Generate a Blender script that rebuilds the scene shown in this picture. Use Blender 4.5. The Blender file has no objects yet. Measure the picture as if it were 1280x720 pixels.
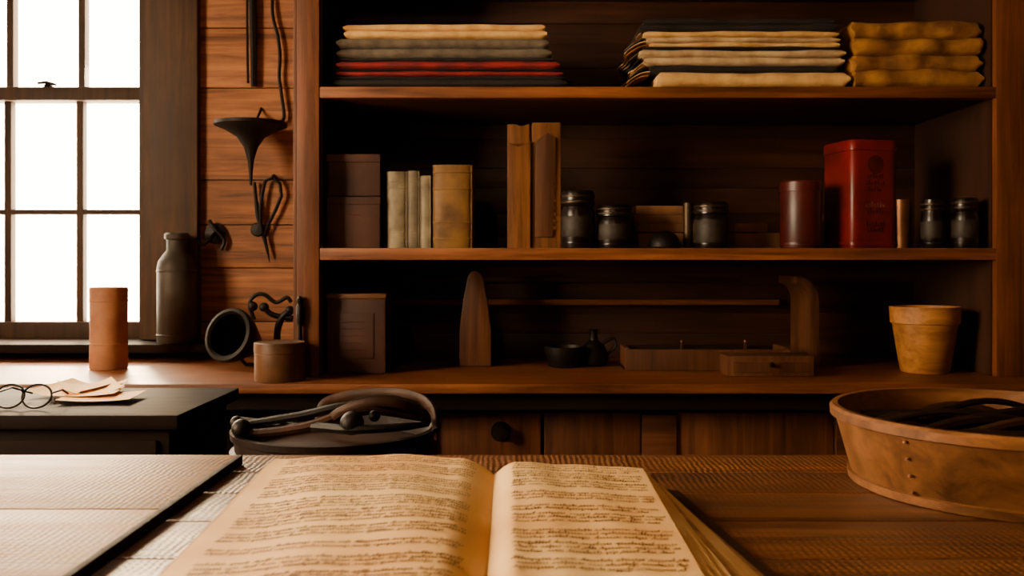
import bpy, bmesh, math, random
from mathutils import Matrix, Vector, noise
random.seed(7)
F=1100.0; HV=332.0; ZC=1.0
def X(u,y): return (u-640)/F*y
def Z(v,y): return ZC-(v-HV)/F*y
def col(h):
    h=h.lstrip('#'); r=[int(h[i:i+2],16)/255 for i in (0,2,4)]
    return tuple(((c/12.92) if c<=0.04045 else ((c+0.055)/1.055)**2.4) for c in r)+(1,)
# ---------------------------------------------------------------- materials
def newmat(name):
    m=bpy.data.materials.new(name); m.use_nodes=True
    nt=m.node_tree; b=nt.nodes['Principled BSDF']; return m,nt,b
def N(nt,t,**k):
    n=nt.nodes.new(t)
    for a,v in k.items(): setattr(n,a,v)
    return n
def wood(name,c1,c2,axis='X',rough=.5,grain=1.0,bump=.25,vary=.35,weave=0,spec=.4):
    m,nt,b=newmat(name); L=nt.links.new
    tc=N(nt,'ShaderNodeTexCoord'); geo=N(nt,'ShaderNodeNewGeometry')
    off=N(nt,'ShaderNodeVectorMath',operation='SCALE'); off.inputs[0].default_value=(7,5,3)
    L(geo.outputs['Random Per Island'],off.inputs['Scale'])
    add=N(nt,'ShaderNodeVectorMath',operation='ADD'); L(tc.outputs['Object'],add.inputs[0]); L(off.outputs[0],add.inputs[1])
    mp=N(nt,'ShaderNodeMapping'); s={'X':(1.5,28,28),'Y':(28,1.5,28),'Z':(28,28,1.5)}[axis]
    mp.inputs['Scale'].default_value=[q*grain for q in s]; L(add.outputs[0],mp.inputs[0])
    n1=N(nt,'ShaderNodeTexNoise'); n1.inputs['Scale'].default_value=1.6; n1.inputs['Detail'].default_value=7; n1.inputs['Roughness'].default_value=.65; n1.inputs['Distortion'].default_value=.6
    L(mp.outputs[0],n1.inputs[0])
    cr=N(nt,'ShaderNodeValToRGB'); cr.color_ramp.elements[0].position=.3; cr.color_ramp.elements[0].color=col(c1); cr.color_ramp.elements[1].position=.72; cr.color_ramp.elements[1].color=col(c2)
    L(n1.outputs[0],cr.inputs[0])
    n2=N(nt,'ShaderNodeTexNoise'); n2.inputs['Scale'].default_value=3.5; n2.inputs['Detail'].default_value=4; L(add.outputs[0],n2.inputs[0])
    mr=N(nt,'ShaderNodeMapRange'); mr.inputs['To Min'].default_value=.62; mr.inputs['To Max'].default_value=1.3; mr.inputs['From Min'].default_value=.3; mr.inputs['From Max'].default_value=.7; L(n2.outputs[0],mr.inputs[0])
    mr2=N(nt,'ShaderNodeMapRange'); mr2.inputs['To Min'].default_value=1-vary; mr2.inputs['To Max'].default_value=1+vary; L(geo.outputs['Random Per Island'],mr2.inputs[0])
    mu=N(nt,'ShaderNodeMath',operation='MULTIPLY'); L(mr.outputs[0],mu.inputs[0]); L(mr2.outputs[0],mu.inputs[1])
    sc=N(nt,'ShaderNodeVectorMath',operation='SCALE'); L(cr.outputs[0],sc.inputs[0]); L(mu.outputs[0],sc.inputs['Scale'])
    colout=sc.outputs[0]; hgt=n1.outputs[0]
    if weave:
        w1=N(nt,'ShaderNodeTexWave',wave_type='BANDS',bands_direction='X'); w2=N(nt,'ShaderNodeTexWave',wave_type='BANDS',bands_direction='Y')
        for w_,q in ((w1,.85),(w2,.8)):
            w_.inputs['Scale'].default_value=weave*q; w_.inputs['Distortion'].default_value=4.5; w_.inputs['Detail'].default_value=3; w_.inputs['Detail Scale'].default_value=.8
            L(tc.outputs['Object'],w_.inputs[0])
        mm=N(nt,'ShaderNodeMath',operation='MULTIPLY'); L(w1.outputs['Fac'],mm.inputs[0]); L(w2.outputs['Fac'],mm.inputs[1])
        n3=N(nt,'ShaderNodeTexNoise'); n3.inputs['Scale'].default_value=4; n3.inputs['Detail'].default_value=3; L(tc.outputs['Object'],n3.inputs[0])
        m4=N(nt,'ShaderNodeMapRange'); m4.inputs['From Min'].default_value=.38; m4.inputs['From Max'].default_value=.62; m4.inputs['To Min'].default_value=.12; L(n3.outputs[0],m4.inputs[0])
        m3=N(nt,'ShaderNodeMapRange'); m3.inputs['To Min'].default_value=.6; m3.inputs['To Max'].default_value=1.4; L(mm.outputs[0],m3.inputs[0])
        mxx=N(nt,'ShaderNodeMix',data_type='FLOAT'); L(m4.outputs[0],mxx.inputs[0]); mxx.inputs[2].default_value=.9; L(m3.outputs[0],mxx.inputs[3])
        s2=N(nt,'ShaderNodeVectorMath',operation='SCALE'); L(colout,s2.inputs[0]); L(mxx.outputs[0],s2.inputs['Scale']); colout=s2.outputs[0]
        mh=N(nt,'ShaderNodeMath',operation='MULTIPLY'); L(mm.outputs[0],mh.inputs[0]); L(m4.outputs[0],mh.inputs[1])
        ad=N(nt,'ShaderNodeMath',operation='ADD'); L(mh.outputs[0],ad.inputs[0]); L(n1.outputs[0],ad.inputs[1]); hgt=ad.outputs[0]
    L(colout,b.inputs['Base Color'])
    rr=N(nt,'ShaderNodeMapRange'); rr.inputs['To Min'].default_value=rough-.1; rr.inputs['To Max'].default_value=rough+.2; L(n1.outputs[0],rr.inputs[0]); L(rr.outputs[0],b.inputs['Roughness'])
    bp=N(nt,'ShaderNodeBump'); bp.inputs['Strength'].default_value=bump; bp.inputs['Distance'].default_value=.003; L(hgt,bp.inputs['Height']); L(bp.outputs[0],b.inputs['Normal'])
    b.inputs['Specular IOR Level'].default_value=spec
    return m
def plain(name,c,rough=.5,metal=0,var=.25,sc=14,bump=.15,spec=.5,bscale=None,c2=None,sheen=0):
    m,nt,b=newmat(name); L=nt.links.new
    tc=N(nt,'ShaderNodeTexCoord'); n=N(nt,'ShaderNodeTexNoise'); n.inputs['Scale'].default_value=sc; n.inputs['Detail'].default_value=6; L(tc.outputs['Object'],n.inputs[0])
    cr=N(nt,'ShaderNodeValToRGB'); a=col(c); c2=col(c2) if c2 else tuple(q*(1-var*1.6) for q in a[:3])+(1,)
    cr.color_ramp.elements[0].position=.33; cr.color_ramp.elements[0].color=c2
    cr.color_ramp.elements[1].position=.62; cr.color_ramp.elements[1].color=a; L(n.outputs[0],cr.inputs[0]); L(cr.outputs[0],b.inputs['Base Color'])
    n2=N(nt,'ShaderNodeTexNoise'); n2.inputs['Scale'].default_value=bscale or sc*6; n2.inputs['Detail'].default_value=4; L(tc.outputs['Object'],n2.inputs[0])
    bp=N(nt,'ShaderNodeBump'); bp.inputs['Strength'].default_value=bump; bp.inputs['Distance'].default_value=.002; L(n2.outputs[0],bp.inputs['Height']); L(bp.outputs[0],b.inputs['Normal'])
    b.inputs['Roughness'].default_value=rough; b.inputs['Metallic'].default_value=metal; b.inputs['Specular IOR Level'].default_value=spec
    if sheen: b.inputs['Sheen Weight'].default_value=sheen
    return m
M={}
M['wall']=wood('wall_planks','4a2812','a2683a','X',.6,vary=.32,spec=.3)
M['side']=wood('side_wall_planks','2a170a','5e3a1b','Y',.6)
M['ceil']=wood('ceiling_planks','1c1008','3c2713','Y',.7)
M['floor']=wood('floor_planks','20140a','4a2f17','Y',.6)
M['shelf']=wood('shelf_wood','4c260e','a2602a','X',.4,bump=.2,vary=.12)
M['shelf_shade']=wood('shaded_shelf_wood','2a1408','5e3316','X',.5,bump=.2,vary=.12)  # darker copy of the shelf wood, shade put into the colour
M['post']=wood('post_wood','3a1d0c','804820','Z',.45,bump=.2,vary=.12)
M['post_shade']=wood('shaded_post_wood','1c0d06','3e2210','Z',.55,bump=.2,vary=.12)  # darker copy of the post wood, inner-face shade put into the colour
M['backp']=wood('shelf_back','1e0d06','4c280f','X',.5,vary=.3)
M['cab']=wood('cabinet_wood','33190a','6a3c1c','X',.5,vary=.15)
M['cabv']=wood('cabinet_panel','40210f','7e4a24','Z',.5,vary=.15)
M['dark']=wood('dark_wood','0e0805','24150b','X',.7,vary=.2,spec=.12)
M['casing']=wood('window_casing','2a1a10','523a22','Z',.55,vary=.15,spec=.3)  # brown lightened to stand in for the haze around the window
M['table']=wood('table_planks','46270f','9a622e','X',.42,vary=.16,weave=52,bump=.5,spec=.4)
M['board']=wood('board_wood','6e421c','bc803c','X',.5,vary=.08,weave=52,bump=.4,spec=.18)
M['gold']=wood('golden_wood','4a2812','925e28','Z',.45,vary=.12)
M['tan']=wood('bentwood','482a12','946030','X',.42,vary=.05,grain=.7)
M['paleW']=wood('pale_wood','80501e','c48642','X',.5,vary=.1)
M['midW']=wood('mid_wood','34190b','6c421f','Z',.5,vary=.1)
M['paper']=plain('aged_paper','f6cb84',.75,var=.1,sc=5,bump=.25,bscale=60,spec=.2,c2='dca25a')
M['paperedge']=plain('page_edges','d29c54',.8,var=.25,sc=30,bump=.2,c2='8a5a2c')
M['ink']=plain('iron_gall_ink','5a3416',.7,var=.3,spec=.1)
M['leather']=plain('dark_leather','20120a',.55,var=.3,sc=20,bump=.4,spec=.18)
M['leather2']=plain('brown_leather','3c220f',.55,var=.3,sc=20,bump=.4,spec=.22)
M['iron']=plain('black_iron','17110c',.5,metal=.3,var=.3,sc=30,bump=.3,spec=.3)
M['steel']=plain('worn_steel','463826',.45,metal=.6,var=.3,sc=20)
M['can']=plain('grey_can','403a30',.55,metal=.1,var=.25,sc=12,spec=.3)
M['clay']=plain('clay','ac7448',.7,var=.2,sc=12,bump=.3,c2='845032')
M['brownbox']=plain('brown_card','4c2a18',.6,var=.25,sc=10,c2='321a0f')
M['tin2']=plain('brown_tin','644020',.45,var=.3,sc=14,c2='3a2410')
M['greybook']=plain('grey_cloth_book','9e9070',.6,var=.25,sc=18,c2='6a5e48')
M['greybook2']=plain('grey_cloth_book_dark','746850',.6,var=.25,sc=18,c2='4a4232')
M['ochre']=plain('ochre_book','86602a',.6,var=.25,sc=14,c2='523612')
M['red']=plain('red_tin','7e160e',.36,var=.3,sc=10,c2='4c0e09')
M['redm']=plain('red_emboss','56110a',.45,var=.3,sc=30)
M['redd']=plain('dark_red_tin','4e140c',.4,var=.3,sc=10,c2='2c0b06')
M['brass']=plain('brass_worn','6e4624',.4,metal=.6,var=.3,sc=20)
M['glassd']=plain('dark_glass','120b07',.28,var=.3,sc=20,bump=.03,spec=.5)
M['label']=plain('faded_label','2c2216',.6,var=.4,sc=90,c2='120d09')
M['goldtext']=plain('gilt','9a5a2a',.45,metal=.5,sc=60)
M['cream']=plain('cream_cloth','e8ba6a',.85,var=.12,sc=25,bump=.4,bscale=300,sheen=.1,c2='c4924a')
M['cream2']=plain('linen_cloth','d2b584',.85,var=.15,sc=25,bump=.4,bscale=300,sheen=.1,c2='a8885c')
M['grey']=plain('grey_wool','6c604e',.9,var=.2,sc=30,bump=.5,bscale=300,sheen=.1,c2='4c4236')
M['crim']=plain('crimson_cloth','8c1418',.8,var=.2,sc=20,bump=.4,bscale=300,c2='5a0c0f')
M['navy']=plain('navy_cloth','1e1614',.9,var=.2,sc=30,bump=.5,bscale=300,c2='110c0b')
M['burlap']=plain('golden_burlap','a87428',.9,var=.25,sc=16,bump=.7,bscale=180,c2='623b12')
M['boardend']=plain('pasteboard','8c6238',.75,var=.2,sc=12,c2='5e3f20')
def glassmat():
    m=bpy.data.materials.new('window_glass'); m.use_nodes=True; nt=m.node_tree; nt.nodes.clear()
    o=N(nt,'ShaderNodeOutputMaterial'); mx=N(nt,'ShaderNodeMixShader'); t=N(nt,'ShaderNodeBsdfTransparent'); g=N(nt,'ShaderNodeBsdfGlossy'); g.inputs['Roughness'].default_value=.03
    mx.inputs[0].default_value=.04; nt.links.new(t.outputs[0],mx.inputs[1]); nt.links.new(g.outputs[0],mx.inputs[2]); nt.links.new(mx.outputs[0],o.inputs[0]); return m
M['glass']=glassmat()
# ---------------------------------------------------------------- builder
class B:
    def __init__(s,name): s.n=name; s.bm=bmesh.new(); s.m=[]
    def mi(s,k):
        if k not in s.m: s.m.append(k)
        return s.m.index(k)
    def merge(s,tb,k,Mx=None,smooth=True):
        if Mx is not None: bmesh.ops.transform(tb,matrix=Mx,verts=tb.verts)
        bmesh.ops.recalc_face_normals(tb,faces=tb.faces)
        i=s.mi(k)
        for f in tb.faces: f.material_index=i; f.smooth=smooth
        me=bpy.data.meshes.new('t'); tb.to_mesh(me); tb.free(); s.bm.from_mesh(me); bpy.data.meshes.remove(me)
    def box(s,x0,x1,y0,y1,z0,z1,k,bev=.002,rot=0,Mx=None):
        tb=bmesh.new(); bmesh.ops.create_cube(tb,size=1)
        bmesh.ops.scale(tb,vec=(abs(x1-x0),abs(y1-y0),abs(z1-z0)),verts=tb.verts)
        if bev: bmesh.ops.bevel(tb,geom=tb.edges[:],offset=bev,segments=2,affect='EDGES',profile=.6)
        T=Matrix.Translation(((x0+x1)/2,(y0+y1)/2,(z0+z1)/2))@Matrix.Rotation(rot,4,'Z')
        if Mx is not None: T=Mx@T
        s.merge(tb,k,T)
    def lathe(s,prof,c,k,seg=40,sq=2,sx=1,sy=1,Mx=None,closed=False,rot=0):
        tb=bmesh.new(); rings=[]
        for r,z in prof:
            ring=[]
            for i in range(seg):
                a=2*math.pi*i/seg; ca,sa=math.cos(a),math.sin(a)
                q=(abs(ca)**sq+abs(sa)**sq)**(-1/sq)
                ring.append(tb.verts.new((max(r,1e-4)*q*ca*sx,max(r,1e-4)*q*sa*sy,z)))
            rings.append(ring)
        rr=list(zip(rings,rings[1:]))
        if closed: rr.append((rings[-1],rings[0]))
        for a,b in rr:
            for i in range(seg): tb.faces.new((a[i],a[(i+1)%seg],b[(i+1)%seg],b[i]))
        if not closed:
            tb.faces.new(rings[0]); tb.faces.new(rings[-1])
        T=Matrix.Translation(c)@Matrix.Rotation(rot,4,'Z')
        if Mx is not None: T=T@Mx
        s.merge(tb,k,T)
    def tube(s,pts,r,k,seg=8,cyc=False,flat=1.0):
        pts=[Vector(p) for p in pts]
        if not cyc and 3<len(pts)<12:
            rl=r if isinstance(r,(list,tuple)) else None
            P=[pts[0]]+pts+[pts[-1]]; out=[]; ro=[]
            for i in range(1,len(P)-2):
                for j in range(5):
                    t=j/5; a,b,c,d=P[i-1],P[i],P[i+1],P[i+2]
                    out.append(.5*((2*b)+(c-a)*t+(2*a-5*b+4*c-d)*t*t+(3*b-a-3*c+d)*t**3))
                    if rl: ro.append(rl[i-1]*(1-t)+rl[i]*t)
            out.append(pts[-1]); pts=out
            if rl: ro.append(rl[-1]); r=ro
        tb=bmesh.new(); n=len(pts); rings=[]; up=None
        for i,p in enumerate(pts):
            if cyc: t=pts[(i+1)%n]-pts[i-1]
            else: t=pts[min(i+1,n-1)]-pts[max(i-1,0)]
            t.normalize()
            if up is None: up=Vector((0,0,1)) if abs(t.z)<.9 else Vector((1,0,0))
            sd=t.cross(up)
            if sd.length<1e-3: sd=t.orthogonal()
            sd.normalize(); up=sd.cross(t).normalized()
            rad=r[i] if isinstance(r,(list,tuple)) else r
            rings.append([tb.verts.new(p+sd*math.cos(2*math.pi*j/seg)*rad+up*math.sin(2*math.pi*j/seg)*rad*flat) for j in range(seg)])
        for i in range(n if cyc else n-1):
            a,b=rings[i],rings[(i+1)%n]
            for j in range(seg): tb.faces.new((a[j],a[(j+1)%seg],b[(j+1)%seg],b[j]))
        if not cyc: tb.faces.new(rings[0]); tb.faces.new(rings[-1])
        s.merge(tb,k)
    def poly(s,pts,y0,y1,k,bev=.003,Mx=None):
        tb=bmesh.new(); v=[tb.verts.new((x,y0,z)) for x,z in pts]; f=tb.faces.new(v)
        r=bmesh.ops.extrude_face_region(tb,geom=[f]); vv=[e for e in r['geom'] if isinstance(e,bmesh.types.BMVert)]
        bmesh.ops.translate(tb,vec=(0,y1-y0,0),verts=vv)
        if bev: bmesh.ops.bevel(tb,geom=tb.edges[:],offset=bev,segments=2,affect='EDGES',profile=.6,clamp_overlap=True)
        s.merge(tb,k,Mx)
    def grid(s,fn,nu,nv,k,thick=0):
        tb=bmesh.new(); g=[[tb.verts.new(fn(i/nu,j/nv)) for j in range(nv+1)] for i in range(nu+1)]
        for i in range(nu):
            for j in range(nv): tb.faces.new((g[i][j],g[i+1][j],g[i+1][j+1],g[i][j+1]))
        if thick:
            b2=[[tb.verts.new(Vector(fn(i/nu,j/nv))-Vector((0,0,thick))) for j in range(nv+1)] for i in range(nu+1)]
            for i in range(nu):
                for j in range(nv): tb.faces.new((b2[i][j],b2[i][j+1],b2[i+1][j+1],b2[i+1][j]))
            for i in range(nu):
                tb.faces.new((g[i][0],b2[i][0],b2[i+1][0],g[i+1][0])); tb.faces.new((g[i][nv],g[i+1][nv],b2[i+1][nv],b2[i][nv]))
            for j in range(nv):
                tb.faces.new((g[0][j],g[0][j+1],b2[0][j+1],b2[0][j])); tb.faces.new((g[nu][j],b2[nu][j],b2[nu][j+1],g[nu][j+1]))
        s.merge(tb,k)
    def cloth(s,x0,x1,y0,y1,z0,z1,k,wob=.003,seed=0,tilt=0):
        """folded textile slab, rounded folds, soft irregular outline"""
        tb=bmesh.new(); nx=48; ns=32; rings=[]; h=(z1-z0)/2; cz=(z0+z1)/2; cy=(y0+y1)/2; hy=(y1-y0)/2
        for i in range(nx+1):
            f=i/nx; x=x0+(x1-x0)*f; ef=min(1,min(f,1-f)/.018)**.5
            ring=[]
            for j in range(ns):
                a=2*math.pi*j/ns; ca,sa=math.cos(a),math.sin(a)
                yy=cy+(abs(ca)**.12)*(1 if ca>0 else -1)*hy if abs(ca)>.02 else cy+ca*hy
                zz=cz+max(-1,min(1,sa*1.45))*h*(.45+.55*ef)
                q=abs(max(-1,min(1,sa*1.45))); yy-= (1 if ca>0 else -1)*h*.8*(q**4)
                w=noise.noise(Vector((x*9+seed*3.1,yy*5,seed*1.7)))*wob*2
                w2=noise.noise(Vector((x*14+seed*7.3,4.2,seed)))*wob*2
                zz=max(z0-.0004,min(z1+wob*.3,zz+w*.5*(1 if sa>0 else .2)))
                ring.append(tb.verts.new((x+noise.noise(Vector((yy*20,zz*60,seed)))*wob*2*(1 if f in(0,1) else 0),yy+w2,zz+tilt*(f-.5))))
            rings.append(ring)
        for a,b in zip(rings,rings[1:]):
            for j in range(ns): tb.faces.new((a[j],a[(j+1)%ns],b[(j+1)%ns],b[j]))
        tb.faces.new(rings[0]); tb.faces.new(rings[-1])
        s.merge(tb,k)
    def done(s,angle=40):
        me=bpy.data.meshes.new(s.n); s.bm.to_mesh(me); s.bm.free()
        for k in s.m: me.materials.append(M[k])
        me.set_sharp_from_angle(angle=math.radians(angle))
        o=bpy.data.objects.new(s.n,me); bpy.context.collection.objects.link(o)
        return o
RX=Matrix.Rotation(math.pi/2,4,'X')
CT=.722
# ---------------------------------------------------------------- room
XL,XR,YB,YF,ZT=-2.35,1.95,2.70,-1.9,2.6
w=B('wall_back'); wx0,wx1,wz0,wz1=-2.06,-1.11,.77,2.28
edges=[0,.2,.41,.60]+[Z(v,YB) for v in (402,335,281,225,110,35,-30,-95,-165,-225,-290)]
edges=[e for e in edges if e<ZT]+[ZT]
edges=sorted(edges)
for a,b in zip(edges,edges[1:]):
    if b-a<.02: continue
    segs=[(XL,XR)] if (b<=wz0 or a>=wz1) else [(XL,wx0),(wx1,XR)]
    if a<wz0<b: 
        w.box(XL,XR,YB,YB+.025,a,wz0-.001,'wall',.003); a=wz0
    if a<wz1<b:
        w.box(XL,XR,YB,YB+.025,wz1,b,'wall',.003); b=wz1
    for p,q in segs: w.box(p,q,YB,YB+.025,a+.001,b-.001,'wall',.004)
w.box(XL,wx0,YB+.025,YB+.12,0,ZT,'dark',0); w.box(wx1,XR,YB+.025,YB+.12,0,ZT,'dark',0)
w.box(wx0,wx1,YB+.025,YB+.12,0,wz0,'dark',0); w.box(wx0,wx1,YB+.025,YB+.12,wz1,ZT,'dark',0)
w.done()
w=B('wall_left'); ly0,ly1,lz0,lz1=-.1,1.15,.95,2.15
z=0
while z<ZT-.01:
    b=min(z+.2,ZT); a=z
    if b<=lz0+1e-6 or a>=lz1-1e-6: w.box(XL-.03,XL,YF,YB+.12,a,b,'side',.003)
    elif a<lz0: w.box(XL-.03,XL,YF,YB+.12,a,lz0,'side',.003); w.box(XL-.03,XL,YF,ly0,lz0,b,'side',.003); w.box(XL-.03,XL,ly1,YB+.12,lz0,b,'side',.003)
    elif b>lz1: w.box(XL-.03,XL,YF,YB+.12,lz1,b,'side',.003); w.box(XL-.03,XL,YF,ly0,a,lz1,'side',.003); w.box(XL-.03,XL,ly1,YB+.12,a,lz1,'side',.003)
    else: w.box(XL-.03,XL,YF,ly0,a,b,'side',.003); w.box(XL-.03,XL,ly1,YB+.12,a,b,'side',.003)
    z+=.2
w.box(XL-.1,XL-.03,YF,ly0,0,ZT,'dark',0); w.box(XL-.1,XL-.03,ly1,YB+.12,0,ZT,'dark',0)
w.box(XL-.1,XL-.03,ly0,ly1,0,lz0,'dark',0); w.box(XL-.1,XL-.03,ly0,ly1,lz1,ZT,'dark',0)
w.done()
w=B('wall_right')
for i in range(13): w.box(XR,XR+.1,YF,YB+.12,i*.2,i*.2+.2,'side',.003)
w.done()
w=B('wall_front')
for i in range(13): w.box(XL-.1,XR+.1,YF-.1,YF,i*.2,i*.2+.2,'side',.003)
w.done()
w=B('floor')
x=XL-.1
while x<XR+.1: w.box(x,min(x+.16,XR+.1),YF-.1,YB+.12,-.05,0,'floor',.002); x+=.16
w.done()
w=B('ceiling')
x=XL-.1
while x<XR+.1: w.box(x,min(x+.2,XR+.1),YF-.1,YB+.12,ZT,ZT+.06,'ceil',.004); x+=.2
w.done()
# windows
w=B('window_1')
YW=YB+.04
gx=[X(u,2.75) for u in (-170,-80,10,100,191)]
zmid0,zmid1=Z(127,2.75),Z(110,2.75)
bz,tz=Z(402,2.75),Z(-168,2.75)
w.box(wx0,gx[0],YW,YW+.05,wz0,wz1,'casing'); w.box(gx[4],wx1,YW,YW+.05,wz0,wz1,'casing')
w.box(gx[0],gx[4],YW,YW+.05,wz0,bz,'casing'); w.box(gx[0],gx[4],YW,YW+.05,tz,wz1,'casing')
w.box(gx[0],gx[4],YW-.012,YW+.05,zmid0,zmid1,'casing',.004)
for g in gx[1:4]: 
    w.box(g-.011,g+.011,YW+.008,YW+.035,bz,zmid0,'casing'); w.box(g-.011,g+.011,YW+.02,YW+.05,zmid1,tz,'casing')
zl=Z(265,2.75); zu=Z(-29,2.75)
w.box(gx[0],gx[4],YW+.01,YW+.035,zl-.008,zl+.008,'casing'); w.box(gx[0],gx[4],YW+.02,YW+.05,zu-.008,zu+.008,'casing')
w.box(gx[0],gx[4],YW+.02,YW+.023,bz,tz,'glass',0)
cx=X(52,2.7); w.lathe([(.012,0),(.014,.004),(.008,.012),(.006,.016)],(cx,YW,zmid1),'iron',20); w.tube([(cx-.03,YW-.005,zmid1+.012),(cx,YW-.01,zmid1+.014),(cx+.028,YW-.008,zmid1+.006)],.0045,'iron')
w.box(wx1-.01,X(248,2.68),YB-.03,YB,.775,wz1+.12,'casing',.004)
w.box(wx1-.03,wx1,YB-.012,YB+.04,.775,wz1,'casing',.003)
w.box(wx0-.12,wx0+.01,YB-.03,YB,.775,wz1+.12,'casing',.004)
w.box(wx0-.14,X(252,2.68),YB-.035,YB,wz1,wz1+.13,'casing',.004)
w.box(wx0-.14,X(268,2.6),YB-.15,YB+.05,.745,.772,'dark',.006)
w.box(wx0-.12,X(262,2.6),YB-.05,YB-.02,CT+.001,.745,'dark',.002)
w.done()
w=B('window_2')
w.box(XL-.02,XL+.03,ly0-.1,ly0+.03,lz0-.1,lz1+.1,'casing'); w.box(XL-.02,XL+.03,ly1-.03,ly1+.1,lz0-.1,lz1+.1,'casing')
w.box(XL-.02,XL+.03,ly0,ly1,lz1-.03,lz1+.1,'casing'); w.box(XL-.02,XL+.08,ly0-.1,ly1+.1,lz0-.06,lz0+.02,'casing')
ym=(ly0+ly1)/2
w.box(XL-.03,XL,ym-.02,ym+.02,lz0,lz1,'casing'); w.box(XL-.03,XL,ly0,ly1,(lz0+lz1)/2-.015,(lz0+lz1)/2+.015,'casing')
w.done()
# ---------------------------------------------------------------- shelving cabinet
YS=2.2; YK=2.64; YC=2.07
s=B('shelving_cabinet')
pl0,pl1=X(371,YS),X(399,YS); pr0,pr1=X(1246,YS),X(1290,YS)
s.box(pl0,pl1,YS,YK+.03,CT,2.45,'post',.003)
s.box(X(366,YS),X(372,YS)-.0005,YS+.004,YS+.03,CT+.0,2.45,'cabv',.002)
s.box(pr0,pr1,YS,YK+.03,CT,2.45,'post',.003)
s.box(pr0-.004,pr0,YS+.02,YK,CT,2.45,'post_shade',.0)  # thin dark sheet added over the post's inner face, stands for shade
s.box(pl1,pl1+.004,YS+.02,YK,CT,2.45,'post_shade',.0)
s.box(pl0,pr1,YS,YK+.03,2.45,2.49,'shelf',.003)
z1,z2=Z(108,YS),Z(122,YS); s.box(pl1,pr0+.002,YS+.002,YS+.04,z2,z1,'shelf',.003); s.box(pl1,pr0,YS+.038,YK,z2+.001,z1-.0005,'shelf_shade',.001); SH1=z1
z1,z2=Z(310,YS),Z(325,YS); s.box(pl1,pr0+.002,YS+.002,YS+.04,z2,z1,'shelf',.003); s.box(pl1,pr0,YS+.038,YK,z2+.001,z1-.0005,'shelf_shade',.001); SH2=z1
s.box(pl1,pr0,YS+.03,YK,1.79,1.818,'shelf_shade',.003)
s.box(pl1,pr0,YS+.03,YK,2.13,2.158,'shelf_shade',.003)
zz=CT; i=0
hh=[.075,.06,.09,.055,.085,.07]
while zz<2.44:
    h=hh[i%6]; s.box(pl1,pr0,YK+(.004 if i%2 else 0),YK+.03,zz,min(zz+h,2.45),'backp',.003); zz+=h; i+=1
s.box(X(455,2.6),X(972,2.6),2.585,YK,Z(381,2.6),Z(374,2.6),'shelf',.002)
s.box(X(470,2.6),X(900,2.6),2.60,YK,Z(352,2.6),Z(346,2.6),'backp',.002)
s.box(XL+.02,XR-.02,YC,YK+.045,CT-.024,CT,'shelf',.005)
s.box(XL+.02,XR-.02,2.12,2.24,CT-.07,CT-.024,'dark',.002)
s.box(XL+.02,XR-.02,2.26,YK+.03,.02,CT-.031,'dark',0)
for a,b in ((548,676),(680,800),(845,1040),(1075,1240),(330,525)):
    s.box(X(a,2.25),X(b,2.25),2.235,2.26,.40,Z(514,2.25),'cabv',.006)
    s.box(X(a,2.25)+.0,X(b,2.25),2.235,2.26,.06,.37,'cabv',.006)
for a,b in ((525,548),(800,845),(1040,1075),(1240,1270),(305,330)):
    s.box(X(a,2.25)+.002,X(b,2.25)-.002,2.225,2.26,.03,CT-.1,'cab',.003)
kx,kz=X(626,2.23),Z(540,2.23)
s.lathe([(.004,0),(.026,.001),(.024,.006),(.012,.010),(.010,.02),(.02,.03),(.018,.036),(.004,.04)],(kx,2.236,kz),'dark',24,Mx=RX)
s.done()
# ---------------------------------------------------------------- textiles
def pxbox(u0,u1,v0,v1,y): return X(u0,y),X(u1,y),Z(v1,y),Z(v0,y)
y=2.235
s=B('folded_cloth_stack')
lay=[(414,708,98,108,'navy'),(416,706,94,98,'navy'),(418,704,87.5,94,'crim'),(418,702,85.5,87.5,'navy'),(420,700,75.5,85.5,'crim'),(420,692,71,75.5,'navy'),(419,689,59,71,'grey'),(420,686,47,59,'grey'),(430,684,37,47,'cream'),(428,682,28,37,'cream')]
for i,(a,b,v0,v1,k) in enumerate(lay):
    x0,x1,z0,z1=pxbox(a,b,v0,v1,y)
    s.cloth(x0,x1,y+.003*((i*3)%4),y+.30,max(z0,SH1+.0008),z1+.0004,k,.0022,i)
s.done()
s=B('folded_linen_stack')
lay=[(822,1063,89,108,'cream'),(815,1050,80,89,'navy'),(806,1058,70,80,'cream2'),(800,1058,61,70,'cream2'),(806,1050,58,61,'navy'),(812,1052,51,58,'cream'),(810,1052,45,51,'cream2'),(806,1050,38,45,'cream'),(800,1048,29,38,'navy'),(806,1046,21,29,'navy')]
for i,(a,b,v0,v1,k) in enumerate(lay):
    x0,x1,z0,z1=pxbox(a,b,v0,v1,y)
    s.cloth(x0,x1,y+.004*((i*3)%4),y+.30,max(z0,SH1+.0008),z1+.0006,k,.0032,i+20)
for i in range(14):
    v=36+i*4.7; a=808-7*math.sin(i*.5)-i*1.0
    zt=Z(v,y+.06)
    def fn(p,q,zt=zt,a=a,i=i):
        xx=X(a+14,y+.05)-p*.06; zz=zt-p*p*.03-.004*math.sin(q*7+i)*p
        return (xx+.004*math.sin(q*9+i),y+.03+q*.22,max(SH1+.001+.0002*(14-i),zz))
    s.grid(fn,8,10,['cream2','burlap','grey','navy'][i%4],.0022)
s.done()
s=B('folded_sack')
for i,(a,b,v0,v1) in enumerate([(1068,1230,86,108),(1068,1228,66,88),(1068,1232,46,67),(1068,1229,25,47)]):
    x0,x1,z0,z1=pxbox(a,b,v0,v1,y)
    s.cloth(x0,min(x1,pr0-.012),y+.006*(i%2),y+.28,max(z0,SH1+.0008),z1+.002,'burlap',.008,i+40)
s.done()
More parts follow.
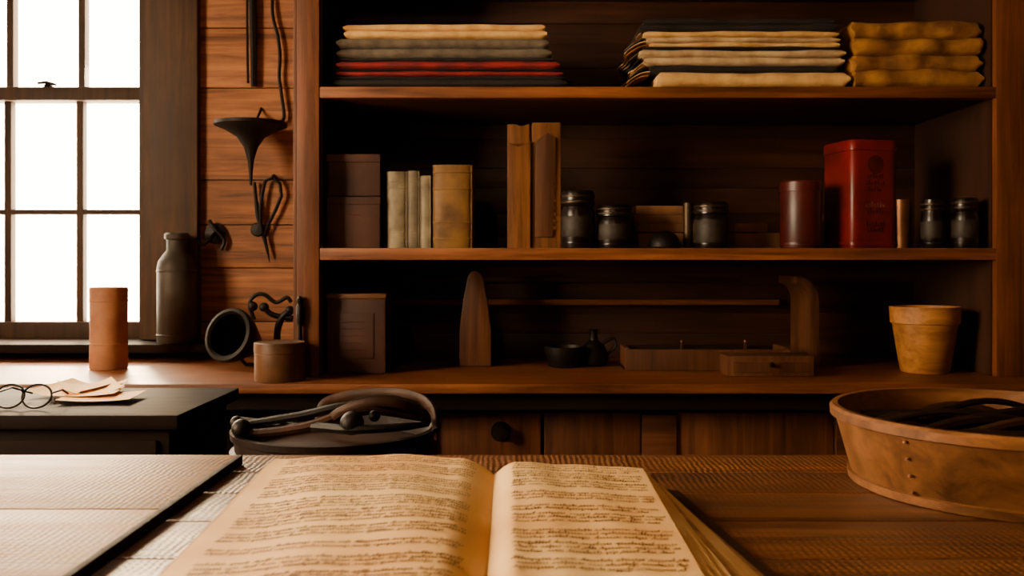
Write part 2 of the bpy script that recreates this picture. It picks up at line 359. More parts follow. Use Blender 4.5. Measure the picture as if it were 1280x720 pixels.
# ---------------------------------------------------------------- middle shelf
S=SH2+.0005
def cyl(name,u0,u1,v0,mat,yc=2.30,base=None,prof=None,sq=2,extra=None,rot=0):
    r=(u1-u0)/2/F*yc; xc=X((u0+u1)/2,yc); zb=S if base is None else base; h=Z(v0,yc)-zb
    s=B(name)
    P=prof(r,h) if prof else [(r*.97,0),(r,.004),(r,h-.004),(r*.97,h)]
    s.lathe(P,(xc,yc,zb),mat,sq=sq,rot=rot,seg=64)
    if extra: extra(s,xc,yc,zb,r,h)
    s.done()
s=B('stacked_boxes')
x0,x1=max(X(406,2.26),pl1+.006),X(475,2.26); zm=Z(245,2.26); zt=Z(193,2.26)
s.box(x0,x1,2.26,2.45,S,zm-.001,'brownbox',.004); s.box(x0+.002,x1,2.263,2.45,zm,zt,'brownbox',.004)
s.box(x0-.0005,x1+.001,2.258,2.451,zt-.02,zt+.001,'brownbox',.003); s.box(x0+.001,x1+.001,2.258,2.451,zm-.022,zm-.002,'brownbox',.003)
s.box(x0+.05,x1-.05,2.2555,2.258,zm-.05,zm-.046,'redd',0)
s.done()
s=B('cloth_bound_books')
for u0,u1,v0,k in ((483,508,214,'greybook'),(509,524,213,'greybook2'),(525,538,219,'greybook')):
    x0,x1=X(u0,2.27),X(u1,2.27); zt=Z(v0,2.27)
    s.box(x0,x1,2.285,2.42,S+.004,zt-.004,'paperedge',.001)
    s.box(x0,x0+.003,2.28,2.43,S,zt,k,.001); s.box(x1-.003,x1,2.28,2.43,S,zt,k,.001)
    rr=(x1-x0)/2
    s.lathe([(rr*.9,0),(rr,.002),(rr,zt-S-.002),(rr*.9,zt-S)],((x0+x1)/2,2.285,S),k,28,sy=.45)
    for f in (.12,.2,.78,.86): s.lathe([(rr*1.005,0),(rr*1.05,.001),(rr*1.05,.003),(rr*1.005,.004)],((x0+x1)/2,2.285,S+(zt-S)*f),k,28,sy=.46)
s.done()
s=B('ochre_ledger_book')
x0,x1=X(541,2.27),X(590,2.27); zt=Z(206,2.27)
s.box(x0+.003,x1-.003,2.285,2.43,S+.003,zt-.005,'paperedge',.001)
s.box(x0,x0+.004,2.275,2.435,S,zt,'ochre',.001); s.box(x1-.004,x1,2.275,2.435,S,zt,'ochre',.001)
s.lathe([((x1-x0)/2*.96,0),((x1-x0)/2,.002),((x1-x0)/2,zt-S-.002),((x1-x0)/2*.96,zt-S)],((x0+x1)/2,2.285,S),'ochre',28,sq=3,sy=.35)
for f in (.1,.3,.7,.9): s.lathe([((x1-x0)/2,0),((x1-x0)/2*1.03,.001),((x1-x0)/2*1.03,.004),((x1-x0)/2,.005)],((x0+x1)/2,2.285,S+(zt-S)*f),'ochre',28,sq=3,sy=.37)
s.done()
s=B('carved_wooden_mold')
x0,x1=X(634,2.3),X(662,2.3); zt=Z(152,2.3)
s.poly([(x0,S),(x1,S),(x1,zt),((x0+x1)/2+.008,zt-.008),((x0+x1)/2-.006,zt-.001),(x0,zt-.002)],2.33,2.38,'gold',.002)
zz=Z(178,2.3)
s.poly([(x0+.004,S),(x1+.002,S),(x1+.002,zz+.004),((x0+x1)/2,zz-.012),(x0+.004,zz+.002)],2.30,2.33,'gold',.002)
x2,x3=X(665,2.3),X(701,2.3)
s.poly([(x2,S),(x3,S),(x3,zt),(x2,zt-.001)],2.31,2.37,'gold',.002)
s.poly([(x2+.008,S+.03),(x3-.02,S+.03),(x3-.012,zt-.045),((x2+x3)/2+.004,zt-.028),(x2+.012,zt-.05)],2.304,2.311,'midW',.002)
for i in range(14): s.box(x2+.03,x3-.012,2.3045,2.311,S+.05+i*.018,S+.058+i*.018,'gold',.001)
s.done()
def jarprof(r,h): return [(r*.94,0),(r,.006),(r,h*.62),(r*.93,h*.68),(r*.9,h*.72),(r*.98,h*.75),(r*.98,h*.95),(r*.9,h)]
def jarx(lab=(.2,.55)):
    def e(s,xc,yc,zb,r,h):
        s.lathe([(r*1.0,h*lab[0]),(r*1.015,h*lab[0]+.001),(r*1.015,h*lab[1]),(r*1.0,h*lab[1]+.001)],(xc,yc,zb),'label',32)
        for f in (.78,.88): s.lathe([(r*.98,h*f),(r*1.03,h*f+.001),(r*1.03,h*f+.005),(r*.98,h*f+.006)],(xc,yc,zb),'steel',32)
        s.lathe([(r*.99,h*.08),(r*1.02,h*.09),(r*1.02,h*.11),(r*.99,h*.12)],(xc,yc,zb),'glassd',32)
    return e
cyl('dark_glass_jar',701,743,239,'glassd',prof=jarprof,extra=jarx())
cyl('dark_glass_jar',746,790,257,'glassd',prof=jarprof,extra=jarx())
def domep(r,h): return [(r*.9,0),(r,.004)]+[(r*math.cos(a),.005+(h-.005)*math.sin(a)) for a in [i*math.pi/2/8 for i in range(1,8)]]
cyl('small_lidded_pot',810,851,288,'iron',prof=domep)
cyl('labelled_canister',854,866,254,'steel',yc=2.33)
cyl('labelled_canister',868,910,253,'glassd',prof=jarprof,extra=jarx((.12,.6)))
s=B('pasteboard_stack')
for i,(u0,u1,v0,v1) in enumerate([(790,975,291,308),(794,960,279,290),(0,0,0,0),(792,862,268,279),(795,860,257,268)]):
    yy=2.37; zb=S if i==0 else Z(v1,yy)
    if i==2: continue
    s.box(X(u0,yy),X(u1,yy),yy+.003*(i%2),yy+.14,zb,Z(v0,yy)-.0005,'boardend',.002)
s.done()
cyl('round_red_tin',976,1026,227,'redd',extra=lambda s,xc,yc,zb,r,h:(s.lathe([(r,h*.84),(r*1.03,h*.845),(r*1.03,h*.98),(r*.96,h)],(xc,yc,zb),'redd'),s.lathe([(r,h*.05),(r*1.02,h*.055),(r*1.02,h*.09),(r,h*.095)],(xc,yc,zb),'redd')))
def redx(s,xc,yc,zb,r,h):
    R0=math.radians(14)
    T=Matrix.Translation((xc,yc,zb))@Matrix.Rotation(R0,4,'Z')
    s.lathe([(r,h*.9),(r*1.025,h*.905),(r*1.025,h*.985),(r*.985,h)],(xc,yc,zb),'red',sq=9,rot=R0,seg=72)
    s.lathe([(r,.008),(r*1.02,.009),(r*1.02,.016),(r,.017)],(xc,yc,zb),'red',sq=9,rot=R0,seg=72)
    for i,(w_,z_) in enumerate([(.05,.64),(.06,.58),(.045,.52),(.058,.38),(.05,.32),(.056,.2),(.05,.15)]):
        n=int(w_/.008)
        for j in range(n): s.box(-w_/2+j*.0085,-w_/2+j*.0085+.005,-r-.001,-r+.002,h*z_,h*z_+.008+.003*((j*7+i)%3),'goldtext' if i==3 else 'redm',0,Mx=T)
    s.lathe([(.004,0),(.022,0),(.024,.0015),(.019,.002),(.004,.002)],T@Vector((0,-r+.001,h*.77)),'redm',28,Mx=Matrix.Rotation(R0,4,'Z')@RX)
s=B('large_red_tea_tin'); yc=2.335; r=(1112-1036)/2/F*yc*.84; xc=X(1074,yc); h=Z(179,yc)-S
s.lathe([(r*.98,0),(r,.004),(r,h-.004),(r*.97,h)],(xc,yc,S),'red',sq=9,rot=math.radians(14),seg=72); redx(s,xc,yc,S,r,h); s.done()
cyl('brass_tumbler',1116,1139,250,'brass',prof=lambda r,h:[(r*.8,0),(r*.82,.004),(r,h-.002),(r,h),(r*.93,h),(r*.75,.01)])
cyl('dark_bottle',1152,1180,250,'glassd',yc=2.26,prof=lambda r,h:[(r*.9,0),(r,.005),(r*.95,h*.7),(r*.8,h*.8),(r*.85,h*.85),(r*.85,h)],extra=jarx())
cyl('dark_glass_jar',1190,1222,248,'glassd',yc=2.24,prof=jarprof,extra=jarx())
# ---------------------------------------------------------------- lowest bay objects
C=CT+.0005
s=B('wooden_storage_box')
x0,x1=pl1+.008,X(482,2.25); zt=Z(367,2.25)
s.box(x0,x1,2.25,2.39,C,zt-.012,'brownbox',.006); s.box(x0-.002,x1+.002,2.247,2.393,zt-.014,zt,'tin2',.004)
s.box(x0+.02,x1-.03,2.2475,2.251,C+.04,zt-.05,'brownbox',.001)
for i in range(5): s.box(x0+.035,x1-.05-(i%2)*.01,2.2465,2.249,C+.06+i*.018,C+.063+i*.018,'redd',0)
s.done()
s=B('wooden_upright_stand')
yy=2.42
cx=X(594,yy); hw=(X(614,yy)-X(574,yy))/2
zt=Z(338,yy)
s.poly([(cx-hw,C),(cx+hw,C),(cx+hw,C+.1),(cx+hw*.75,zt-.08)]+[(cx+hw*.55*math.cos(a),zt-.035+.035*math.sin(a)) for a in [i*math.pi/8 for i in range(9)]]+[(cx-hw*.75,zt-.08),(cx-hw,C+.1)],yy,yy+.05,'midW',.006)  # wood darkened, the dim bay's shade is put into its colour
s.done()
s=B('curved_wooden_bracket')
yy=2.40; a0=X(992,yy); a1=X(1021,yy); zt=Z(345,yy)
n=10; outer=[]; inner=[]
R=a1-a0
for i in range(n+1):
    a=math.pi/2*(1-i/n); outer.append((a0+R*math.cos(a),zt-.07+.07*math.sin(a))); inner.append((a0+(R-.026)*math.cos(a)*.95,zt-.07+(.07-.022)*math.sin(a)))
s.poly(outer+[(a1,C),(a1-.028,C)]+inner[::-1],yy-.02,yy+.14,'midW',.002)
s.done()
s=B('wooden_tool_tray')
x0,x1=X(782,2.32),X(988,2.32); zt=Z(437,2.32)
s.box(x0,x1,2.32,2.332,C,zt,'midW',.002); s.box(x0,x1,2.44,2.452,C,zt,'dark',.002)
s.box(x0,x0+.012,2.332,2.44,C,zt+.004,'midW',.002); s.box(x1-.012,x1,2.332,2.44,C,zt+.004,'midW',.002); s.box(x0,x1,2.33,2.44,C,C+.008,'dark',.001)
for i in (2,5):
    xx=x0+.03+i*.058; s.tube([(xx,2.35,C+.013),(xx+.012,2.39,C+.03),(xx+.025,2.43,zt+.01)],.004,'brass')
    s.lathe([(.002,-.006),(.006,-.003),(.006,.003),(.002,.006)],(xx+.025,2.43,zt+.012),'brass',14)
s.done()
s=B('small_wooden_drawer_box')
x0,x1=X(905,2.24),X(1011,2.24)
s.box(x0,x1,2.20,2.29,C,Z(443,2.24),'midW',.004); s.box(x0+.012,x1-.012,2.197,2.201,C+.01,Z(450,2.24),'midW',.002)
s.lathe([(.002,0),(.004,.001),(.004,.006),(.007,.01),(.005,.014),(.002,.015)],((x0+x1)/2,2.198,C+.03),'iron',16,Mx=RX)
s.done()
s=B('cast_iron_mortar')
yy=2.42; xc=X(706,yy)
s.lathe([(.04,0),(.050,.005),(.043,.010),(.055,.035),(.057,.055),(.051,.056),(.047,.035),(.02,.016)],(xc,yy,C),'iron')
s.done()
s=B('iron_oil_pot')
yy=2.45; xc=X(742,yy)
s.lathe([(.03,0),(.038,.005),(.042,.03),(.03,.055),(.012,.07),(.010,.095),(.013,.10),(.004,.101)],(xc,yy,C),'iron')
s.tube([(xc+.035,yy,C+.03),(xc+.06,yy,C+.05),(xc+.055,yy,C+.075),(xc+.025,yy,C+.06)],.004,'iron')
s.done()
s=B('wooden_tumbler')
yy=2.30; xc=X(1156,yy); r=(1197-1115)/2/F*yy; h=Z(383,yy)-C
s.lathe([(r*.66,0),(r*.70,.003),(r*.93,h*.74),(r*.98,h*.75),(r,h*.97),(r,h),(r*.93,h),(r*.86,h*.7),(r*.62,.012)],(xc,yy,C),'paleW',48)
s.done()
# ---------------------------------------------------------------- counter under window
s=B('milk_can')
yy=2.61; xc=X(221,yy); r=23.5/F*yy; zb=.7725; h=Z(291,yy)-zb
s.lathe([(r*.95,0),(r,.006),(r,h*.68),(r*.93,h*.74),(r*.7,h*.80),(r*.52,h*.84),(r*.52,h*.93),(r*.62,h*.945),(r*.64,h*.98),(r*.55,h)],(xc,yy,zb),'can',44)
for f in (.06,.64): s.lathe([(r,h*f),(r*1.03,h*f+.002),(r*1.03,h*f+.005),(r,h*f+.007)],(xc,yy,zb),'can',44)
s.done()
s=B('clay_cylinder_jar')
yy=2.37; xc=X(136,yy); r=22.5/F*yy; h=Z(359,yy)-C
s.lathe([(r*.96,0),(r,.004),(r*.97,h*.5),(r,h-.004),(r*.96,h),(r*.84,h),(r*.8,h-.03),(r*.78,.02)],(xc,yy,C),'clay',44)
for f in (.3,.82): s.lathe([(r*.98,h*f),(r*1.012,h*f+.002),(r*1.012,h*f+.004),(r*.98,h*f+.006)],(xc,yy,C),'clay',44)
s.done()
s=B('round_storage_tin')
yy=2.135; xc=X(350,yy); r=31/F*yy; h=Z(427,yy)-C
s.lathe([(r*.97,0),(r,.003),(r,h*.7),(r*.985,h*.71),(r*.985,h*.73),(r*1.02,h*.74),(r*1.02,h*.98),(r*.97,h),(r*.9,h*.985)],(xc,yy,C),'tin2',48)
s.done()
s=B('iron_bell_horn')
yy=2.40; c=Vector((X(294,yy),yy,C+.082))
Mx=Matrix.Rotation(math.radians(-22),4,'Z')@Matrix.Rotation(math.radians(72),4,'X')
s.lathe([(.058,.03),(.064,.037),(.072,.035),(.076,.026),(.070,.0),(.055,-.03),(.035,-.07),(.025,-.09),(.020,-.09),(.03,-.06),(.048,-.03),(.058,0)],c,'iron',44,Mx=Mx,closed=True)
s.tube([c+Vector((.0,.02,-.05)),c+Vector((.02,.03,-.077)),c+Vector((.06,.03,-.077))],.005,'iron')
s.done()
s=B('iron_faucet_fitting')
yy=2.5; q=lambda u,v,dy=0:(X(u,yy),yy+dy,Z(v,yy))
s.tube([q(345,448),q(346,430),q(347,412),q(352,398),q(362,388)],.010,'iron')
s.tube([q(318,400),q(312,382),q(318,370),q(330,368),q(345,378),q(358,372),q(364,378)],.006,'iron')
s.tube([q(330,384),q(338,392),q(350,396),q(366,398)],.008,'iron')
for u,v in ((316,383),(330,384),(362,388)): s.lathe([(.002,-.014),(.012,-.008),(.014,0),(.012,.008),(.002,.014)],q(u,v),'iron',18,Mx=RX)
s.lathe([(.035,0),(.036,.004),(.02,.012),(.012,.02)],(X(345,yy),yy,C),'iron',28)
s.done()
s=B('iron_latch_rod')
s.lathe([(.004,Z(432,2.19)),(.006,Z(428,2.19)),(.005,Z(408,2.19)),(.009,Z(404,2.19)),(.010,Z(384,2.19)),(.006,Z(380,2.19)),(.009,Z(374,2.19)),(.003,Z(370,2.19))],(X(375,2.19),2.1895,0),'iron',24)
s.done()
# ---------------------------------------------------------------- hanging wall tools
yw=YB-.018
q=lambda u,v,dy=0:(X(u,yw),yw+dy,Z(v,yw))
s=B('hanging_iron_funnel')
xc=X(317,2.62)
pr=[(.004,Z(232,2.6)),(.006,Z(215,2.6)),(.010,Z(200,2.6)),(.020,Z(185,2.6)),(.040,Z(172,2.6)),(.075,Z(163,2.6)),(.104,Z(158,2.6)),(.106,Z(154,2.6)),(.10,Z(154,2.6)),(.07,Z(159,2.6)),(.03,Z(170,2.6)),(.008,Z(190,2.6))]
s.lathe([(r,z) for r,z in pr],(xc,2.592,0),'iron',44,sy=.95)
s.tube([(xc,2.65,Z(150,2.65)),(xc,2.685,Z(140,2.68)),(xc,YB-.002,Z(134,2.68))],.004,'iron')
s.done()
s=B('hanging_iron_rod')
s.tube([q(316,-60),q(316,0),q(317,60),q(317,108)],[.008,.012,.011,.009],'iron')
s.tube([q(316,-60),q(316,-62,.016)],.005,'iron')
s.tube([q(309,-10),q(309,40),q(310,104)],.004,'iron')
s.done()
s=B('hanging_wire_hook')
s.tube([q(340,-60,.01),q(340,-10,.005),q(341,20),q(347,45),q(350,70),q(349,95),q(352,120),q(355,145),q(350,152),q(338,150)],.0055,'iron')
s.done()
s=B('hanging_shears')
loop=[(332,226),(342,222),(350,230),(352,245),(345,262),(336,280),(330,296),(326,280),(326,262),(328,243)]
s.tube([q(u,v,-.003) for u,v in loop],.0055,'iron',cyc=True)
s.tube([q(318,228),q(320,250),q(323,270),q(328,292)],[.005,.006,.009,.004],'iron')
s.lathe([(.002,-.008),(.018,-.006),(.022,0),(.018,.006),(.002,.008)],q(322,287),'iron',22,Mx=RX)
s.tube([q(330,296),q(334,312),q(337,328)],[.007,.005,.001],'iron')
s.tube([q(340,224,-.002),q(340,218,.015)],.004,'iron')
s.done()
s=B('iron_wall_hook')
s.lathe([(.002,0),(.03,.002),(.032,.006),(.012,.012),(.002,.014)],q(268,292,.014),'iron',24,Mx=RX)
s.tube([q(268,292,0),q(266,300,-.03),q(258,306,-.04),q(252,298,-.04)],.006,'iron')
s.tube([q(262,276,0),q(268,284,-.01),q(280,300,0),q(276,312,0)],.006,'iron')
s.done()
# ---------------------------------------------------------------- side chest with papers & spectacles
TB=.745
s=B('side_chest')
x0,x1=-1.5,X(222,1.5)
s.box(x0,x1,1.5,1.84,TB-.025,TB,'dark',.004); s.box(x0+.02,x1-.02,1.515,1.82,.03,TB-.025,'dark',.002)
for i in range(3): s.box(x0+.05,x1-.04,1.508,1.516,.06+i*.22,.26+i*.22,'dark',.003)
for a in (x0+.02,x1-.07):
    for b in (1.52,1.77): s.box(a,a+.05,b,b+.05,0,.03,'dark',.001)
s.done()
T=TB+.0008
s=B('spectacles')
yy=1.56
def ring(cx,cy,r1,r2,n=28): return [(cx+r1*math.cos(a),cy+r2*.35*math.sin(a)*1.0,T+.003+r2*(1+math.sin(a))*.9) for a in [2*math.pi*i/n for i in range(n)]]
for cx in (X(12,yy),X(46,yy)): s.tube(ring(cx,yy,.026,.022),.002,'iron',cyc=True)
s.tube([(X(12,yy)+.025,yy,T+.03),(X(29,yy),yy-.004,T+.034),(X(46,yy)-.025,yy,T+.03)],.002,'iron')
s.tube([(X(12,yy)-.026,yy,T+.028),(X(12,yy)-.03,yy+.06,T+.03),(X(12,yy)-.02,yy+.11,T+.012)],.002,'iron')
s.tube([(X(46,yy)+.026,yy,T+.028),(X(46,yy)+.03,yy+.03,T+.03),(X(46,yy)+.03,yy+.05,T+.02)],.002,'iron')
s.done()
s=B('loose_letters')
random.seed(3)
for i,(u,v,wd,dp,rt,yy) in enumerate([(110,508,.13,.14,.3,1.74),(96,502,.12,.13,-.2,1.75),(128,514,.13,.10,.1,1.66),(112,498,.1,.12,.6,1.73),(108,512,.12,.09,.2,1.69)]):
    cx=X(u,yy)
    def fn(p,q_,i=i,yy=yy,cx=cx,wd=wd,dp=dp,rt=rt):
        a=(p-.5)*wd; b=(q_-.5)*dp; c_,s_=math.cos(rt),math.sin(rt)
        return (cx+a*c_-b*s_,yy+a*s_+b*c_,T+.0015+i*.0022+(.012*(p-.5)**2*4+.006*(q_)**2)*(1 if i not in(2,4) else .3))
    s.grid(fn,10,10,'paper',.0008)
s.done()
# ---------------------------------------------------------------- table
TT=.75
s=B('work_table')
ys=[.30,.415,.53,.643,.752,.862,.968,1.068,1.165]
for a,b in zip(ys,ys[1:]): s.box(-1.35,1.35,a+.0008,b-.0008,TT-.035,TT,'table',.003)
s.box(-1.28,1.28,.34,1.13,TT-.11,TT-.036,'dark',.002)
for a in (-1.28,1.2):
    for b in (.35,1.05): s.box(a,a+.08,b,b+.08,0,TT-.1,'midW',.004)
s.done()
s=B('drafting_board')
bt=TT+.012; ybk=1.105
for a,b in ((.40,.62),(.6212,.86),(.8612,ybk)): s.box(-1.2,-.345,a,b,TT+.0005,bt,'board',.002)
s.box(-.3448,-.338,.40,ybk,TT+.0005,bt+.0005,'dark',.001)
s.done()
# ---------------------------------------------------------------- open book
s=B('open_handwritten_ledger')
yf=.60
def lerp(a,b,t): return a+(b-a)*t
def pl(p,q_):
    xb=lerp(-.291,-.020,p); xf=lerp(-.262,-.018,p); x=lerp(xf,xb,q_)
    yb=lerp(1.083,.985,p**.9)+ (.012*math.sin(p*math.pi))
    y_=lerp(yf,yb,q_)
    z=TT+.013+.017*math.sin(min(1,p/.78)*math.pi/2)**1.3
    if p>.86: z-=.016*((p-.86)/.14)**1.6
    z+=.0012*math.sin(q_*9+p*5)+.001*math.sin(p*17+q_*4)
    return (x,y_,z)
def pr_(p,q_):
    xb=lerp(-.020,.142,p); xf=lerp(-.018,.136,p); x=lerp(xf,xb,q_)
    yb=lerp(.985,.955,p)+.006*math.sin(p*math.pi); y_=lerp(yf,yb,q_)
    z=TT+.0305-.001*p
    if p<.14: z-=.016*((.14-p)/.14)**1.6
    z+=(.001*math.sin(q_*8+p*6)+.0008*math.sin(p*19+q_*3))*(1-p*.7)
    return (x,y_,z)
s.grid(pl,60,40,'paper',0); s.grid(pr_,50,40,'paper',0)
def blockL(p,q_,k):
    x,y_,z=pl(p,q_); return (x-(.003*k)*(1-p)*.6,y_-(.0008*k if q_==1 else 0),lerp(z,TT+.006,k/6)) 
for k in range(1,6):
    s.grid(lambda p,q_:blockL(p,q_,k-.0),30,14,'paperedge' if k%2 else 'paper',0)
# fanned leaves standing out from under the right page
for k in range(1,9):
    def fr(p,q_,k=k):
        x,y_,z=pr_(p,q_); ex=lerp(.0092*k,.0034*k,q_)
        z0=z-(.0030*k)*(.30+.70*p**2)-.0004
        z0=max(z0,TT+.0046+.0005*(9-k))
        return (x+ex*p**2,y_+(.0014*((k*7)%5-2))*p,z0+.0003*math.sin(q_*10+k*2)*p)
    s.grid(fr,24,24,'paper' if k%4 else 'paperedge',.0008)
def skirt(fn,edge,n=50,off=0):
    def g(a,b):
        x,y_,z=fn(*edge(a)); z=z-.0006-off; return (x,y_-.0005,lerp(TT+.004,z,b))
    s.grid(g,n,4,'paperedge')
skirt(pl,lambda a:(0,a)); skirt(pl,lambda a:(a,1)); skirt(pr_,lambda a:(a,1)); skirt(pl,lambda a:(a,0)); skirt(pr_,lambda a:(a,0))
def cov(p,q_):
    x=lerp(lerp(-.272,-.302,q_),lerp(.220,.182,q_),p); yb=lerp(1.098,.962,p); return (x,lerp(yf-.01,yb,q_),TT+.0042)
s.grid(cov,20,10,'leather2',.0037)
random.seed(11)
tb=bmesh.new()
def stroke(pts,wd):
    prev=None
    for i,(p,nrm) in enumerate(pts):
        a=tb.verts.new(p+nrm*wd); b=tb.verts.new(p-nrm*wd)
        if prev: tb.faces.new((prev[0],prev[1],b,a))
        prev=(a,b)
def write(fn,wpage,margL,margR,hpage):
    y_=.965; row=0; grp=3; g=0
    while y_>.02:
        xx=margL+random.uniform(0,.004)/wpage; end=1-margR-(random.uniform(.0,.06) if g==grp-1 else random.uniform(0,.015))
        while xx<end:
            nl=random.randint(4,11); raw=[]
            for _ in range(nl):
                asc=random.random(); up=.0034+.0016*random.random()+(.0036 if asc>.8 else 0); dn=-(.003 if asc<.12 else 0)
                raw+= [(0,0.0+dn),(.0009,up*.6),(.0014,up),(.0018,up*.5),(.0024,0)]
            pts=[]; base=xx*wpage
            nl=min(nl,int((end*wpage-base)/.0027))
            if nl<2: break
            for k in range(nl):
                for j in range(5):
                    dx,dz=raw[k*5+j]; pts.append((base+k*.0027+dx+dz*.35,dz))
            P3=[]
            for (a,b) in pts:
                pp=a/wpage; qq=y_+b/hpage+.0015*math.sin(pp*4+row)
                qq=min(.99,max(.005,qq)); v=Vector(fn(pp,qq)); v.z+=.0007; P3.append(v)
            out=[]
            for i in range(len(P3)):
                t=P3[min(i+1,len(P3)-1)]-P3[max(i-1,0)]; t.z=0
                nrm=Vector((-t.y,t.x,0)).normalized() if t.length>1e-6 else Vector((0,1,0))
                out.append((P3[i],nrm))
            stroke(out,random.uniform(.00032,.00046))
            xx=(pts[-1][0]+random.uniform(.002,.004))/wpage
        g+=1; row+=1; y_-=.0098/hpage
        if g>=grp: g=0; grp=random.choice([2,3,3,4]); y_-=random.choice([.005,.009,.016])/hpage
write(pl,.262,.07,.07,.45); write(pr_,.158,.11,.03,.37)
for f in tb.faces:
    if f.normal.z<0: f.normal_flip()
i_=s.mi('ink')
for f in tb.faces: f.material_index=i_
me=bpy.data.meshes.new('ink'); tb.to_mesh(me); tb.free(); s.bm.from_mesh(me)
s.done()
# ---------------------------------------------------------------- bentwood basket (right)
s=B('bentwood_basket')
bx,by=.555,1.0; R=.18; H=.086
zb=TT+.0005
s.lathe([(R*.86,0),(R*.875,.003),(R*.975,H-.018),(R*.985,H-.014),(R*1.012,H-.012),(R*1.015,H-.003),(R*1.0,H),(R*.965,H),(R*.955,H-.004),(R*.86,.012),(.01,.010)],(bx,by,zb),'tan',72)
s.lathe([(R*.89,.0),(R*.90,.001),(R*.908,.010),(R*.89,.011)],(bx,by,zb),'tan',72)
for i in range(4):
    a=math.radians(212); rr=R*(.895+.07*i/3)+.003; s.lathe([(.001,0),(.003,.001),(.002,.003)],(bx+rr*math.cos(a),by+rr*math.sin(a),zb+.012+i*.018),'brass',10)
s.done()
s=B('leather_strips')
random.seed(5)
s.lathe([(R*.78,.013),(R*.84,.03),(R*.8,.046),(.01,.05)],(bx,by,zb),'leather',40)
for i in range(10):
    yy=by-.115+i*.025; L=math.sqrt(max(.001,(R*.86)**2-(yy-by)**2)); zz=zb+.060+.003*(i%3)
    pts=[(bx-L+2*L*t,yy+.014*math.sin(t*5+i*1.3),zz+.014*math.sin(t*math.pi)*(.3+.7*math.sin(i*1.7)**2)+.005*math.sin(t*9+i)) for t in [k/16 for k in range(17)]]
    s.tube(pts,[.004+.008*math.sin(math.pi*k/16)*(.6+.4*math.sin(i*2.1)) for k in range(17)],'leather' if i%3 else 'leather2',flat=.7)
s.done()
# ---------------------------------------------------------------- bucket on stool with tongs
s=B('wooden_stool')
cx,cy=X(420,1.42),1.42
s.lathe([(.17,.475),(.175,.48),(.175,.5),(.17,.505)],(cx,cy,0),'dark',40)
for a in range(4):
    t=math.radians(45+90*a); s.tube([(cx+.10*math.cos(t),cy+.10*math.sin(t),.48),(cx+.15*math.cos(t),cy+.15*math.sin(t),.012)],[.018,.014],'dark',12)
s.done()
s=B('leather_bucket')
zb=.5055; H=.235
s.lathe([(.135,0),(.14,.005),(.158,H-.012),(.163,H-.01),(.164,H),(.154,H),(.15,H-.01),(.13,.012),(.01,.01)],(cx,cy,zb),'leather',56)
s.lathe([(.160,H-.05),(.1635,H-.048),(.1645,H-.032),(.162,H-.03)],(cx,cy,zb),'leather2',56)
zr=zb+H
ux=lambda u,v,y_:(X(u,y_),y_,Z(v,y_))
s.tube([ux(400,530,1.50),ux(404,508,1.50),ux(420,499,1.50),ux(455,493,1.49),ux(495,492,1.47),ux(525,499,1.43),ux(541,514,1.39),ux(544,538,1.37)],.0045,'leather2',10,flat=2.2)
s.tube([ux(402,532,1.36),ux(430,512,1.33),ux(470,502,1.32),ux(510,508,1.33),ux(536,528,1.37)],.004,'leather2',10,flat=1.8)
s.tube([ux(410,528,1.42),ux(440,505,1.42),ux(480,498,1.42),ux(515,506,1.42),ux(532,528,1.42)],.0035,'leather',10,flat=1.8)
s.done()
s=B('iron_tongs')
s.tube([ux(292,532,1.36),ux(330,527,1.36),ux(380,519,1.36),ux(430,508,1.36),ux(480,508,1.37),ux(520,518,1.4)],[.005,.006,.007,.007,.006,.004],'iron')
s.tube([ux(296,542,1.34),ux(340,540,1.34),ux(390,532,1.34),ux(430,518,1.35),ux(470,514,1.36),ux(528,524,1.4)],[.006,.007,.008,.008,.006,.004],'leather2')
s.tube([ux(300,524,1.4),ux(345,530,1.38),ux(400,534,1.33),ux(440,537,1.30),ux(500,534,1.31),ux(535,530,1.34)],[.004,.006,.007,.007,.006,.004],'iron')
for u,v,y_,r in ((302,536,1.34,.015),(440,529,1.31,.018),(468,520,1.34,.009),(296,528,1.36,.010)):
    s.lathe([(.001,-r)]+[(r*math.cos(a),r*math.sin(a)) for a in [math.radians(d) for d in range(-70,80,20)]]+[(.001,r)],ux(u,v,y_),'iron',24)
s.done()
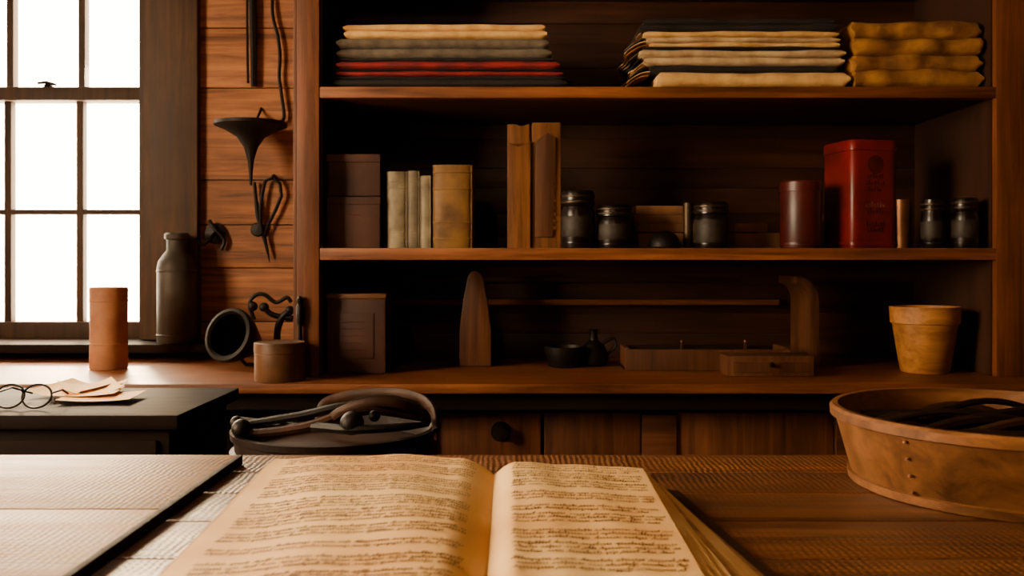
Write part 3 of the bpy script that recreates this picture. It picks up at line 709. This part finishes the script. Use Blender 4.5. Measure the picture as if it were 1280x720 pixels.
# ---------------------------------------------------------------- hanging lamp (unseen, added above and behind the viewer as warm fill light)
s=B('hanging_fill_lamp')
lx,lyy,lz=-.5,-.1,2.0
s.lathe([(.03,0),(.06,.01),(.07,.04),(.05,.07),(.02,.08)],(lx,lyy,lz-.16),'brass',32)
s.lathe([(.19,.10),(.185,.105),(.05,.19),(.02,.20),(.02,.19),(.05,.18)],(lx,lyy,lz),'iron',40)
s.tube([(lx,lyy,lz+.19),(lx,lyy,ZT)],.004,'iron')
for a in (0,math.pi): s.tube([(lx+.065*math.cos(a),lyy,lz-.12),(lx+.12*math.cos(a),lyy,lz),(lx+.10*math.cos(a),lyy,lz+.14)],.004,'iron')
s.done()
# ---------------------------------------------------------------- lights
def light(name,t,loc,energy,color,rot=None,**k):
    d=bpy.data.lights.new(name,t); d.energy=energy; d.color=color
    for a,v in k.items(): setattr(d,a,v)
    o=bpy.data.objects.new(name,d); o.location=loc
    if rot: o.rotation_euler=rot
    bpy.context.collection.objects.link(o); return o
light('daylight_window_back','AREA',((wx0+wx1)/2,YB+.2,(wz0+wz1)/2),55,(1,.70,.40),(math.radians(-90),0,0),shape='RECTANGLE',size=.95,size_y=1.5)
light('daylight_window_side','AREA',(XL-.15,(ly0+ly1)/2,(lz0+lz1)/2),90,(1,.62,.32),(0,math.radians(-90),0),shape='RECTANGLE',size=1.2,size_y=1.25)
light('lamp_fill','POINT',(lx,lyy,lz+.02),13,(1,.58,.27),shadow_soft_size=.04)  # warm fill for the shelf fronts, from the added fixture
sd=Vector((.48,-1,-.42)); sun=light('sun','SUN',(-2,5,3),7.0,(1,.68,.36),angle=math.radians(7)); sun.rotation_euler=sd.to_track_quat('-Z','Y').to_euler()
W=bpy.data.worlds.new('sky'); bpy.context.scene.world=W; W.use_nodes=True
bg=W.node_tree.nodes['Background']; bg.inputs[0].default_value=(1,.80,.56,1); bg.inputs[1].default_value=26
# ---------------------------------------------------------------- camera
cd=bpy.data.cameras.new('camera'); cam=bpy.data.objects.new('camera',cd); bpy.context.collection.objects.link(cam)
cam.location=(0,0,ZC); cam.rotation_euler=(math.radians(90),0,0); cd.sensor_width=36; cd.lens=F*36/1280; cd.shift_y=-(360-HV)/1280
cd.clip_start=.02
cd.dof.use_dof=True; cd.dof.focus_distance=1.5; cd.dof.aperture_fstop=9
bpy.context.scene.camera=cam
